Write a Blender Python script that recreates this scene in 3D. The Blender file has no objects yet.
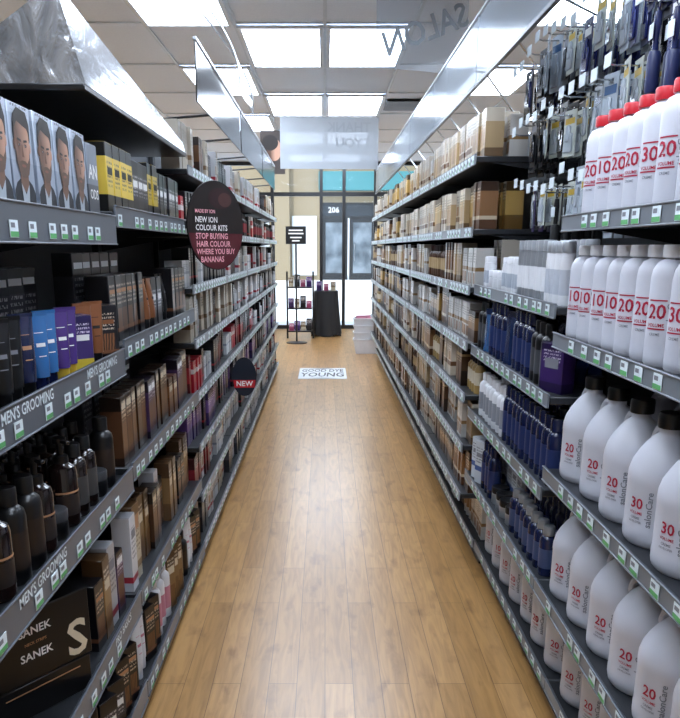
import bpy, bmesh, math, random
from mathutils import Vector, Matrix
rnd = random.Random(11)
S = bpy.context.scene
C = S.collection
R = math.radians

# ---------------------------------------------------------------- materials
def lin(h):
    h = h.lstrip('#'); o = []
    for i in (0, 2, 4):
        c = int(h[i:i+2], 16)/255
        o.append(c/12.92 if c <= .04045 else ((c+.055)/1.055)**2.4)
    return (*o, 1)

class NT:
    def __init__(s, name):
        s.m = bpy.data.materials.new(name); s.m.use_nodes = True
        s.nt = s.m.node_tree; s.n = s.nt.nodes; s.b = s.n['Principled BSDF']; s.out = s.n['Material Output']
    def new(s, t, **kw):
        n = s.n.new(t)
        for k, v in kw.items(): setattr(n, k, v)
        return n
    def l(s, a, b): s.nt.links.new(a, b)
    def math(s, op, a, b=None):
        n = s.new('ShaderNodeMath', operation=op)
        for i, x in enumerate((a, b)):
            if x is None: continue
            if isinstance(x, (int, float)): n.inputs[i].default_value = x
            else: s.l(x, n.inputs[i])
        return n.outputs[0]
    def mix(s, f, a, b):
        n = s.new('ShaderNodeMix', data_type='RGBA')
        for idx, x in ((0, f), (6, a), (7, b)):
            if isinstance(x, (int, float, tuple)): n.inputs[idx].default_value = x
            else: s.l(x, n.inputs[idx])
        return n.outputs[2]

_mc = {}
def mat(name, hexc, rough=.5, metal=0, var=.1, scale=12, trans=0, emit=0, coat=0, bump=0):
    if name in _mc: return _mc[name]
    t = NT(name); c = lin(hexc)
    tc = t.new('ShaderNodeTexCoord'); nz = t.new('ShaderNodeTexNoise'); nz.inputs['Scale'].default_value = scale
    t.l(tc.outputs['Object'], nz.inputs['Vector'])
    a = tuple(x*(1-var) for x in c[:3])+(1,); b = tuple(min(1, x*(1+var)) for x in c[:3])+(1,)
    col = t.mix(nz.outputs['Fac'], a, b)
    t.l(col, t.b.inputs['Base Color'])
    t.b.inputs['Roughness'].default_value = rough; t.b.inputs['Metallic'].default_value = metal
    t.b.inputs['Transmission Weight'].default_value = trans
    t.b.inputs['Coat Weight'].default_value = coat
    if emit:
        t.l(col, t.b.inputs['Emission Color']); t.b.inputs['Emission Strength'].default_value = emit
    if bump:
        bp = t.new('ShaderNodeBump'); bp.inputs['Strength'].default_value = bump
        t.l(nz.outputs['Fac'], bp.inputs['Height']); t.l(bp.outputs[0], t.b.inputs['Normal'])
    _mc[name] = t.m
    return t.m

def print_mat(name, stops, ink='#dddddd', ink_z=(.6, .88), rough=.28, swatch=None):
    """a printed carton: bands by height, rows of small print, a hair-swatch picture (mesh attribute 'gen' = 0..1 box coordinates)"""
    if name in _mc: return _mc[name]
    t = NT(name); at = t.new('ShaderNodeAttribute'); at.attribute_name = 'gen'; G = at.outputs['Vector']
    sp = t.new('ShaderNodeSeparateXYZ'); t.l(G, sp.inputs[0]); X, Y, Z = sp.outputs
    rp = t.new('ShaderNodeValToRGB'); cr = rp.color_ramp; cr.interpolation = 'CONSTANT'
    cr.elements[0].position = stops[0][0]; cr.elements[0].color = lin(stops[0][1])
    if len(stops) == 1: cr.elements.remove(cr.elements[1])
    else:
        cr.elements[1].position = stops[1][0]; cr.elements[1].color = lin(stops[1][1])
        for p, h in stops[2:]:
            e = cr.elements.new(p); e.color = lin(h)
    t.l(Z, rp.inputs[0]); col = rp.outputs[0]
    if swatch:
        z0, z1, ha, hb = swatch
        wv = t.new('ShaderNodeTexWave'); wv.inputs['Scale'].default_value = 3; wv.inputs['Distortion'].default_value = 5
        t.l(G, wv.inputs['Vector'])
        pic = t.mix(wv.outputs['Fac'], lin(ha), lin(hb))
        m = t.math('MULTIPLY', t.math('GREATER_THAN', Z, z0), t.math('LESS_THAN', Z, z1))
        dx = t.math('ABSOLUTE', t.math('SUBTRACT', X, .5))
        m = t.math('MULTIPLY', m, t.math('LESS_THAN', dx, .36))
        col = t.mix(m, col, pic)
    mp = t.new('ShaderNodeMapping'); mp.inputs['Scale'].default_value = (22, 22, 30)
    t.l(G, mp.inputs[0])
    nz = t.new('ShaderNodeTexNoise'); nz.inputs['Scale'].default_value = 1; nz.inputs['Detail'].default_value = 0
    t.l(mp.outputs[0], nz.inputs['Vector'])
    k = t.math('GREATER_THAN', nz.outputs['Fac'], .5)
    k = t.math('MULTIPLY', k, t.math('GREATER_THAN', t.math('FRACT', t.math('MULTIPLY', Z, 15)), .5))
    k = t.math('MULTIPLY', k, t.math('MULTIPLY', t.math('GREATER_THAN', Z, ink_z[0]), t.math('LESS_THAN', Z, ink_z[1])))
    dx = t.math('ABSOLUTE', t.math('SUBTRACT', X, .5))
    k = t.math('MULTIPLY', k, t.math('LESS_THAN', dx, .38))
    col = t.mix(k, col, lin(ink))
    oi = t.new('ShaderNodeObjectInfo'); hs = t.new('ShaderNodeHueSaturation')
    rv = t.new('ShaderNodeAttribute'); rv.attribute_name = 'rv'
    ran = t.math('FRACT', t.math('ADD', oi.outputs['Random'], rv.outputs['Fac']))
    t.l(t.math('ADD', t.math('MULTIPLY', ran, .6), .7), hs.inputs['Value'])
    t.l(col, hs.inputs['Color']); t.l(hs.outputs[0], t.b.inputs['Base Color'])
    t.b.inputs['Roughness'].default_value = rough
    _mc[name] = t.m
    return t.m

# ---------------------------------------------------------------- mesh builder
_tx = {}
def text_geo(s, size):
    if (s, size) in _tx: return _tx[(s, size)]
    cu = bpy.data.curves.new('t', 'FONT'); cu.body = s; cu.size = size; cu.align_x = 'CENTER'; cu.align_y = 'CENTER'
    cu.resolution_u = 2; cu.offset = size*.018
    o = bpy.data.objects.new('t', cu); C.objects.link(o)
    dg = bpy.context.evaluated_depsgraph_get()
    me = bpy.data.meshes.new_from_object(o.evaluated_get(dg))
    v = [(p.co.x, p.co.y) for p in me.vertices]; f = [tuple(p.vertices) for p in me.polygons]
    bpy.data.objects.remove(o); bpy.data.curves.remove(cu); bpy.data.meshes.remove(me)
    _tx[(s, size)] = (v, f)
    return v, f

class MB:
    def __init__(s): s.v = []; s.f = []; s.m = []; s.s = []; s.g = None; s.rv = []
    def add(s, vs, fs, mi=0, sm=False):
        o = len(s.v); s.v += [tuple(p) for p in vs]
        for f in fs: s.f.append(tuple(i+o for i in f)); s.m.append(mi); s.s.append(sm)
        return s
    def box(s, x0, x1, y0, y1, z0, z1, mi=0, b=0):
        x0, x1 = sorted((x0, x1)); y0, y1 = sorted((y0, y1)); z0, z1 = sorted((z0, z1))
        c = ((x0+x1)/2, (y0+y1)/2, (z0+z1)/2); h = ((x1-x0)/2, (y1-y0)/2, (z1-z0)/2)
        if b <= 0:
            vs = [(x, y, z) for x in (x0, x1) for y in (y0, y1) for z in (z0, z1)]
            return s.add(vs, [(0, 1, 3, 2), (4, 6, 7, 5), (0, 4, 5, 1), (2, 3, 7, 6), (0, 2, 6, 4), (1, 5, 7, 3)], mi)
        b = min(b, min(h)*.9)
        vs = []; ix = {}
        for sx in (-1, 1):
            for sy in (-1, 1):
                for sz in (-1, 1):
                    for a in range(3):
                        p = [sx*(h[0]-b), sy*(h[1]-b), sz*(h[2]-b)]
                        p[a] = (sx, sy, sz)[a]*h[a]
                        ix[(sx, sy, sz, a)] = len(vs); vs.append((c[0]+p[0], c[1]+p[1], c[2]+p[2]))
        fs = []
        for a in range(3):
            u, w = [k for k in range(3) if k != a]
            for sg in (-1, 1):
                q = []
                for su, sw in ((-1, -1), (1, -1), (1, 1), (-1, 1)):
                    k = [0, 0, 0]; k[a] = sg; k[u] = su; k[w] = sw; q.append(ix[(*k, a)])
                fs.append(tuple(q))
            for su in (-1, 1):
                for sw in (-1, 1):
                    k0 = [0, 0, 0]; k0[u] = su; k0[w] = sw; k1 = list(k0); k0[a] = -1; k1[a] = 1
                    fs.append((ix[(*k0, u)], ix[(*k1, u)], ix[(*k1, w)], ix[(*k0, w)]))
        for sx in (-1, 1):
            for sy in (-1, 1):
                for sz in (-1, 1): fs.append(tuple(ix[(sx, sy, sz, a)] for a in range(3)))
        return s.add(vs, fs, mi)
    def lathe(s, prof, n=20, mi=0, cx=0, cy=0, sx=1, sy=1):
        vs = []; rings = []
        for r, z in prof:
            if r < 1e-6: rings.append([len(vs)]); vs.append((cx, cy, z))
            else:
                rings.append(list(range(len(vs), len(vs)+n)))
                for k in range(n):
                    a = 2*math.pi*k/n; vs.append((cx+r*sx*math.cos(a), cy+r*sy*math.sin(a), z))
        fs = []
        for A, B in zip(rings, rings[1:]):
            for k in range(n):
                k2 = (k+1) % n
                if len(A) == 1 and len(B) == 1: continue
                if len(A) == 1: fs.append((A[0], B[k2], B[k]))
                elif len(B) == 1: fs.append((A[k], A[k2], B[0]))
                else: fs.append((A[k], A[k2], B[k2], B[k]))
        if len(rings[0]) > 1: fs.append(tuple(reversed(rings[0])))
        if len(rings[-1]) > 1: fs.append(tuple(rings[-1]))
        return s.add(vs, fs, mi, True)
    def tube(s, pts, r, n=8, mi=0):
        pts = [Vector(p) for p in pts]; vs = []; fs = []
        for i, p in enumerate(pts):
            d = (pts[min(i+1, len(pts)-1)]-pts[max(i-1, 0)]).normalized()
            u = d.cross(Vector((0, 0, 1)))
            if u.length < .05: u = d.cross(Vector((0, 1, 0)))
            u.normalize(); w = d.cross(u)
            for k in range(n):
                a = 2*math.pi*k/n; vs.append(p+(u*math.cos(a)+w*math.sin(a))*r)
        for i in range(len(pts)-1):
            for k in range(n):
                fs.append((i*n+k, i*n+(k+1) % n, (i+1)*n+(k+1) % n, (i+1)*n+k))
        fs.append(tuple(range(n))); fs.append(tuple(range((len(pts)-1)*n, len(pts)*n)))
        return s.add(vs, fs, mi, True)
    def poly(s, pts, mi=0): return s.add(pts, [tuple(range(len(pts)))], mi)
    def flat(s, pts, y, mi=0): return s.poly([(x, y, z) for x, z in pts], mi)      # polygon on a front (-y) face
    def ell(s, cx, cz, rx, rz, y, mi=0, n=18, a0=0, a1=360):
        return s.flat([(cx+rx*math.cos(R(a0+(a1-a0)*k/n)), cz+rz*math.sin(R(a0+(a1-a0)*k/n))) for k in range(n if a1-a0 == 360 else n+1)], y, mi)
    def text(s, st, size, x=0, z=0, y=0, mi=0, cyl=None, vert=False, mirror=False, tilt=0):
        v, f = text_geo(st, size); q = []; ct, sn = math.cos(R(tilt)), math.sin(R(tilt))
        for a, b in v:
            if mirror: a = -a
            if vert: a, b = -b, a
            a, b = a*ct-b*sn, a*sn+b*ct
            a += x; b += z
            if cyl: q.append((cyl*math.sin(a/cyl), -cyl*math.cos(a/cyl), b))
            else: q.append((a, y, b))
        return s.add(q, f, mi)
    def turn(s, M):
        s.v = [tuple(M @ Vector(p)) for p in s.v]; return s
    def build(s, name, mats, parent=None, off=None, loc=(0, 0, 0), gen=False):
        if not isinstance(mats, (list, tuple)): mats = [mats]
        me = bpy.data.meshes.new(name)
        vs = s.v if off is None else [(x-off[0], y-off[1], z-off[2]) for x, y, z in s.v]
        me.from_pydata(vs, [], s.f)
        for m in mats: me.materials.append(m)
        me.polygons.foreach_set('material_index', s.m); me.polygons.foreach_set('use_smooth', [True]*len(s.f))
        if gen or s.g:
            if not s.g:
                lo = [min(p[a] for p in vs) for a in range(3)]; hi = [max(p[a] for p in vs) for a in range(3)]
                s.g = [tuple((p[a]-lo[a])/max(1e-6, hi[a]-lo[a]) for a in range(3)) for p in vs]
            at = me.attributes.new('gen', 'FLOAT_VECTOR', 'POINT'); at.data.foreach_set('vector', [c for p in s.g for c in p])
            if s.rv:
                at = me.attributes.new('rv', 'FLOAT', 'POINT'); at.data.foreach_set('value', s.rv)
        bm = bmesh.new(); bm.from_mesh(me); bmesh.ops.recalc_face_normals(bm, faces=bm.faces); bm.to_mesh(me); bm.free()
        me.set_sharp_from_angle(angle=R(38))
        return link(name, me, parent, loc)

KIDS = {}
def link(name, data, parent=None, loc=(0, 0, 0), rz=0):
    o = bpy.data.objects.new(name, data); C.objects.link(o); o.location = loc; o.rotation_euler = (0, 0, rz)
    if parent is not None: o.parent = parent; KIDS.setdefault(parent.name, []).append(o)
    return o
def tag(o, label, cat, group=None):
    n = len(label.split())
    if n > 16 or n < 4: print('LABELWORDS', n, label)
    o['label'] = label; o['category'] = cat
    if group: o['group'] = group
    return o
def empty(name, loc=(0, 0, 0), rz=0): return link(name, None, None, loc, rz)
def struct(o): o['kind'] = 'structure'; return o
def copy_tree(o, parent=None):
    c = o.copy(); C.objects.link(c); c.parent = parent
    if parent is not None: KIDS.setdefault(parent.name, []).append(c)
    for ch in KIDS.get(o.name, []): copy_tree(ch, c)
    return c

class Proto:
    def __init__(s, root, w, d, h, desc, cat):
        s.root, s.w, s.d, s.h, s.desc, s.cat, s.used = root, w, d, h, desc, cat, False
        PROTOS.append(s)
    def put(s, loc, rz, label, group=None):
        o = s.root if not s.used else copy_tree(s.root)
        s.used = True
        o.location = loc; o.rotation_euler = (0, 0, rz)
        if 'group' in o: del o['group']
        return tag(o, label, s.cat, group)
PROTOS = []
class Stuff:
    """the uncounted rest of a kind: one mesh"""
    def __init__(s): s.b = MB(); s.b.g = []; s.mats = []
    def add(s, p, loc, rz, sc=1):
        me = p.root.data; M = Matrix.Translation(loc) @ Matrix.Rotation(rz, 4, 'Z') @ Matrix.Diagonal((1, 1, sc, 1))
        idx = []
        for m in me.materials:
            if m not in s.mats: s.mats.append(m)
            idx.append(s.mats.index(m))
        o = len(s.b.v); rv = rnd.random()
        s.b.v += [tuple(M @ v.co) for v in me.vertices]
        at = me.attributes.get('gen')
        s.b.g += [tuple(d.vector) for d in at.data] if at else [(0, 0, 0)]*len(me.vertices)
        s.b.rv += [rv]*len(me.vertices)
        for f in me.polygons:
            s.b.f.append(tuple(i+o for i in f.vertices)); s.b.m.append(idx[f.material_index]); s.b.s.append(True)

# ---------------------------------------------------------------- shared materials
WHITE = mat('white_plastic', '#dddee2', .35, var=.03)
HDPE = mat('milky_white_plastic', '#cdced7', .36, var=.03)
BLACKP = mat('black_plastic', '#121214', .3)
REDP = mat('red_plastic', '#c4232f', .35)
REDINK = mat('red_ink', '#b0183a', .5)
GREYINK = mat('grey_ink', '#7d7f88', .5)
WHITEINK = mat('white_ink', '#f2f2f2', .5)
DARKINK = mat('dark_ink', '#18181b', .5)
TANINK = mat('tan_ink', '#b98a66', .5)
STEEL = mat('shelf_steel', '#2c2e32', .4, .3)
PEG = mat('back_panel_grey', '#54575b', .6)
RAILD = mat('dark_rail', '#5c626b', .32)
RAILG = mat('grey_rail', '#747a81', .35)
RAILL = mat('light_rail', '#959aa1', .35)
GREENT = mat('tag_green', '#5fae6b', .5)
TAGW = mat('tag_white', '#e4eff4', .45, var=.03)
CHROME = mat('chrome_wire', '#c8ccd0', .2, 1)
SILVER = mat('silver_plastic', '#aeb2b8', .3, .6)
NAVY = mat('navy_plastic', '#161f44', .22, coat=.5)
BLUE = mat('blue_plastic', '#22507f', .22, coat=.5)
DBLUE = mat('dark_blue_foil', '#182b54', .22, .3)
AMBER = mat('dark_amber_plastic', '#1c1110', .15, coat=.7)
COPPER = mat('copper_foil', '#9c6442', .3, .5)
CREAM = mat('cream_print', '#d8cbb2', .45)
YELLOW = mat('yellow_print', '#d6b23a', .45)
PINK = mat('pink_print', '#c98497', .45)
HAIRM = mat('printed_hair', '#1f1815', .5); SUIT = mat('printed_suit', '#1b1e25', .5)
def clear_mat(name, tint, alpha, rough=.1):
    t = NT(name); tr = t.new('ShaderNodeBsdfTransparent'); tr.inputs[0].default_value = (.95, .97, 1, 1)
    t.b.inputs['Base Color'].default_value = lin(tint); t.b.inputs['Roughness'].default_value = rough
    lw = t.new('ShaderNodeLayerWeight'); lw.inputs[0].default_value = .3
    mx = t.new('ShaderNodeMixShader')
    t.l(t.math('ADD', t.math('MULTIPLY', lw.outputs['Fresnel'], .35), alpha), mx.inputs[0])
    t.l(tr.outputs[0], mx.inputs[1]); t.l(t.b.outputs[0], mx.inputs[2]); t.l(mx.outputs[0], t.out.inputs[0])
    return t.m
CLEAR = clear_mat('clear_plastic_film', '#d4dde6', .5)
GLASS = clear_mat('window_glass', '#c8d8e0', .02, .03)
ACRYL = clear_mat('frosted_acrylic', '#9aa2a9', .5, .13)
SMOKE = clear_mat('smoked_acrylic', '#3a3e42', .65, .15)
CLEARS = clear_mat('reflection_tint_sheet', '#34393e', .42, .05)  # dark tint stands in for curved reflections on the sheet
def skin_mat():
    t = NT('printed_skin'); tc = t.new('ShaderNodeTexCoord'); sp = t.new('ShaderNodeSeparateXYZ'); t.l(tc.outputs['Object'], sp.inputs[0])
    rp = t.new('ShaderNodeValToRGB'); rp.color_ramp.elements[0].color = lin('#4f3528'); rp.color_ramp.elements[1].color = lin('#bd9179')
    t.l(t.math('ADD', t.math('MULTIPLY', sp.outputs[0], 17), .5), rp.inputs[0]); t.l(rp.outputs[0], t.b.inputs['Base Color'])
    return t.m
SKIN = skin_mat()

# ---------------------------------------------------------------- product makers (front faces local -y)
def jug(num):
    r = empty('gallon_jug'); b = MB()
    b.lathe([(.0, .004), (.062, .004), (.070, 0), (.0765, .008), (.0785, .02), (.0785, .04), (.0775, .046), (.0775, .140), (.0785, .146), (.0775, .166), (.072, .187), (.061, .208), (.047, .229), (.033, .245), (.024, .252), (.022, .256), (.022, .272)], 28)
    b.build('body', HDPE, r)
    h = MB(); ca, sa = math.cos(R(150)), math.sin(R(150))
    h.tube([(q*ca, q*sa, z) for q, z in ((.018, .247), (.034, .256), (.051, .252), (.065, .236), (.073, .213), (.076, .190), (.071, .174))], .0095, 8); h.build('handle', HDPE, r)
    k = MB(); k.lathe([(.0, .266), (.027, .266), (.028, .270), (.028, .294), (.026, .300), (.0, .300)], 20); k.build('cap', BLACKP, r)
    t = MB(); R0 = .0787; t.text(num, .034, -.010, .100, cyl=R0, mi=0); t.text('VOLUME', .009, -.010, .079, cyl=R0, mi=0)
    t.text('CREME', .008, -.010, .067, cyl=R0, mi=1); t.text('DEVELOPER', .0065, -.010, .058, cyl=R0, mi=1); t.text('salonCare', .020, .022, .092, cyl=R0, mi=1, vert=True)
    t.build('label_print', [REDINK, GREYINK], r)
    return Proto(r, .157, .157, .300, f'white gallon jug marked {num} in red', 'jug')
def devbottle(num, capm, capn):
    r = empty('developer_bottle'); b = MB()
    b.lathe([(0, .003), (.034, .003), (.037, 0), (.041, .006), (.0415, .02), (.0415, .185), (.039, .202), (.031, .216), (.020, .222), (.017, .224), (.017, .232)], 24)
    b.build('body', HDPE, r)
    k = MB(); k.lathe([(0, .226), (.0235, .226), (.024, .23), (.024, .248), (.022, .252), (0, .252)], 18); k.build('cap', capm, r)
    t = MB(); t.text(num, .042, -.002, .115, cyl=.0424, mi=0); t.text('VOLUME', .010, -.002, .088, cyl=.0424, mi=0)
    for z in (.138, .079): t.add([(.0424*math.sin(a), -.0424*math.cos(a), zz) for zz in (z, z+.003) for a in (-.55, -.3, -.05, .2, .45)], [(i, i+1, i+6, i+5) for i in range(4)], 0)
    t.text('CREME', .008, -.002, .069, cyl=.0424, mi=1); t.text('salonCare', .018, .027, .12, cyl=.0424, mi=1, vert=True)
    t.build('label_print', [REDINK, GREYINK], r)
    return Proto(r, .084, .084, .252, f'white bottle, {capn} cap, red {num}', 'bottle')
def carton(desc, w, d, h, m, texts=(), side=None, name='carton'):
    """texts: (string,size,x,z,material)"""
    if not texts:
        o = MB().box(-w/2, w/2, -d/2, d/2, 0, h, 0, .0015).build(name, [m], gen=True)
        return Proto(o, w, d, h, desc, 'box')
    r = empty(name); MB().box(-w/2, w/2, -d/2, d/2, 0, h, 0, .0015).build('body', [m], r, gen=True)
    f = MB(); f.box(-w/2+.002, w/2-.002, -d/2+.001, d/2-.001, h, h+.0012, 0, 0); f.build('top_flap', [m], r, gen=True)
    ms = []; t = MB()
    for st, sz, x, z, mm in texts:
        if mm not in ms: ms.append(mm)
        if st.startswith('#'):                      # colour block  '#' w,h
            bw, bh = (float(q) for q in st[1:].split(','))
            t.flat([(x-bw/2, z-bh/2), (x+bw/2, z-bh/2), (x+bw/2, z+bh/2), (x-bw/2, z+bh/2)], -d/2-.0006, ms.index(mm))
        else: t.text(st, sz, x, z, -d/2-.0011, ms.index(mm))
    t.build('front_print', ms, r)
    if side:
        t = MB()
        for st, sz, x, z, mm in side: t.text(st, sz, x, z, -w/2-.0011, 0)
        t.turn(Matrix.Rotation(R(-90), 4, 'Z')); t.build('side_print', [side[0][4]], r)
    return Proto(r, w, d, h+.0012, desc, 'box')
def bottle(desc, rad, h, bm_, cm, lm=None, neck=.4, capr=.55, sy=1, name='bottle', cat='bottle'):
    r = empty(name); hb = h*.82
    b = MB(); b.lathe([(0, .002), (rad*.88, .002), (rad*.95, 0), (rad, .005), (rad, hb*.84), (rad*.93, hb*.92), (rad*(neck+.15), hb*.985), (rad*neck, hb), (rad*neck, hb+h*.03)], 20, 0, sy=sy); b.build('body', bm_, r)
    k = MB(); k.lathe([(0, hb), (rad*capr, hb), (rad*capr, h-.004), (rad*capr*.9, h), (0, h)], 16, 0, sy=max(sy, .8)); k.build('cap', cm, r)
    if lm:
        l = MB(); l.lathe([(rad*1.012, hb*.2), (rad*1.012, hb*.68)], 20, 0, sy=sy)
        l.f = l.f[:20]; l.m = l.m[:20]; l.s = l.s[:20]
        l.build('label', [lm], r)
    return Proto(r, rad*2, rad*2*sy, h, desc, cat)
def pump(desc, rad, h, bm_, pm_, lm):
    r = empty('pump_bottle'); hb = h*.72
    b = MB(); b.lathe([(0, .002), (rad*.9, .002), (rad, .006), (rad, hb*.86), (rad*.9, hb*.94), (rad*.45, hb), (rad*.4, hb+.004)], 20); b.build('body', bm_, r)
    k = MB(); k.lathe([(0, hb), (rad*.5, hb), (rad*.5, hb+h*.08), (rad*.2, hb+h*.09), (rad*.2, h*.93), (rad*.45, h*.94), (rad*.45, h), (0, h)], 14)
    k.box(-.006, .006, -rad*1.1, 0, h*.945, h*.985, 0, .002); k.build('pump', pm_, r)
    l = MB()
    for z0, z1, mi in ((.2, .52, 0), (.55, .58, 1)):
        a = [(rad*1.012*math.sin(R(q)), -rad*1.012*math.cos(R(q))) for q in range(-60, 61, 15)]
        l.add([(x, y, z*hb) for z in (z0, z1) for x, y in a], [(i, i+1, i+10, i+9) for i in range(8)], mi)
    l.build('label', [lm, TANINK], r)
    return Proto(r, rad*2, rad*2, h, desc, 'bottle')
def tube(desc, w, h, bm_, cm, lm):
    r = empty('cosmetic_tube'); b = MB(); n = 24; vs = []; fs = []; hc = h*.2
    N = 9
    for j in range(N):
        t = j/(N-1); z = hc+(h-hc)*t; e = 1-t**1.5; rr = .80+.26*t
        for k in range(n):
            a = 2*math.pi*k/n; vs.append((w/2*rr*math.cos(a), (w/2*rr*e+.0015*t)*math.sin(a), z))
    for j in range(N-1):
        for k in range(n): fs.append((j*n+k, j*n+(k+1) % n, (j+1)*n+(k+1) % n, (j+1)*n+k))
    fs.append(tuple(range(n))); fs.append(tuple(range((N-1)*n, N*n))); b.add(vs, fs, 0, True)
    b.box(-w*.53, w*.53, -.002, .002, h-.002, h+.006); b.build('body', bm_, r)
    k = MB(); k.lathe([(0, 0), (w*.32, 0), (w*.335, .003), (w*.35, hc), (0, hc)], 20); k.build('cap', cm, r)
    l = MB()
    for fa, fb_, ww in ((.34, .355, .35), (.50, .56, .42), (.72, .73, .4)):
        m = 6; pts = []
        for q in range(2):
            t = (fa, fb_)[q]; z = hc+(h-hc)*t; e = 1-t**1.5; rr = .80+.26*t
            for i in range(m+1):
                a = R(-90)+(-.5+i/m)*2*ww; pts.append(((w/2*rr+.0008)*math.cos(a), (w/2*rr*e+.0015*t+.0008)*math.sin(a), z))
        l.add(pts, [(i, i+1, i+m+2, i+m+1) for i in range(m)], 0, True)
    l.build('label', lm, r)
    return Proto(r, w*1.1, w*.92, h, desc, 'tube')
def jar(desc, rad, h, bm_, lm_):
    r = empty('cosmetic_jar')
    MB().lathe([(0, 0), (rad*.94, 0), (rad, .004), (rad, h*.6), (rad*.9, h*.63)], 22).build('body', bm_, r)
    MB().lathe([(0, h*.63), (rad*1.0, h*.63), (rad*1.02, h*.66), (rad*1.02, h*.96), (rad*.97, h), (0, h)], 22).build('lid', lm_, r)
    return Proto(r, rad*2.04, rad*2.04, h, desc, 'jar')
def pouch(desc, w, h, d, m, hm, name='foil_pouch'):
    r = empty(name); b = MB(); n = 9; k = 7; vs = []; fs = []
    for sgn in (-1, 1):
        for j in range(k):
            for i in range(n):
                u = i/(n-1)*2-1; v = j/(k-1); bul = (1-u*u)**.6*(1-v)**.5*(1 if v > 0 else .9)
                vs.append((u*w/2*(1-.06*v), sgn*(d/2*bul*(1+.15*math.sin(5*u+3*v))/1.15+.0008), v*h))
    for sgn in (0, 1):
        o = sgn*n*k
        for j in range(k-1):
            for i in range(n-1): fs.append((o+j*n+i, o+j*n+i+1, o+(j+1)*n+i+1, o+(j+1)*n+i))
    edge = [j*n for j in range(k)], [j*n+n-1 for j in range(k)]
    for e in edge:
        for a, c in zip(e, e[1:]): fs.append((a, c, c+n*k, a+n*k))
    for row in (0, k-1):
        for i in range(n-1): fs.append((row*n+i, row*n+i+1, row*n+i+1+n*k, row*n+i+n*k))
    b.add(vs, fs, 0, True); b.build('bag', m, r)
    MB().box(-w*.47, w*.47, -.004, .004, h-.004, h+.02, 0, .001).build('sealed_header', hm, r)
    return Proto(r, w, d, h+.02, desc, 'pouch')
def pack(desc, w, h, cm, bub, prod):
    r = empty('blister_pack'); b = MB(); t = .0012
    b.box(-w/2, w/2, -t, t, 0, h-.03); b.box(-w/2, -.012, -t, t, h-.03, h-.014); b.box(.012, w/2, -t, t, h-.03, h-.014); b.box(-w/2, w/2, -t, t, h-.014, h)
    b.build('card', cm, r)
    q = MB(); q.box(-w*.36, w*.36, -.009, -t, h*.08, h*.5, 0, .004); q.box(-w*.18, w*.18, -.012, -t, h*.3, h*.66, 0, .004); q.build('blister', bub, r)
    q = MB(); q.flat([(-w*.4, h*.7), (w*.4, h*.7), (w*.4, h*.83), (-w*.4, h*.83)], -t-.0006); q.build('printed_band', prod, r)
    return Proto(r, w, .02, h, desc, 'blister pack')
def brush(desc, m, m2):
    """hanging styling brush, hung by a wire loop through its handle end"""
    r = empty('hair_brush'); h = .22
    MB().lathe([(0, 0), (.014, .002), (.0165, .012), (.0165, .088), (.013, .098), (0, .1)], 16).build('bristle_head', m2, r)
    b = MB(); b.lathe([(0, .1), (.0085, .1), (.0075, .12), (.0105, .16), (.008, .188), (0, .192)], 12)
    b.tube([(0, 0, .19), (-.008, 0, .2), (-.01, 0, .212), (0, 0, .222), (.01, 0, .212), (.008, 0, .2), (0, 0, .19)], .0015, 5); b.build('handle', m, r)
    q = MB(); q.box(-.014, .014, -.014, -.0125, .125, .16); q.build('hang_tag', TAGW, r)
    return Proto(r, .035, .035, h, desc, 'hair brush')
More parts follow.
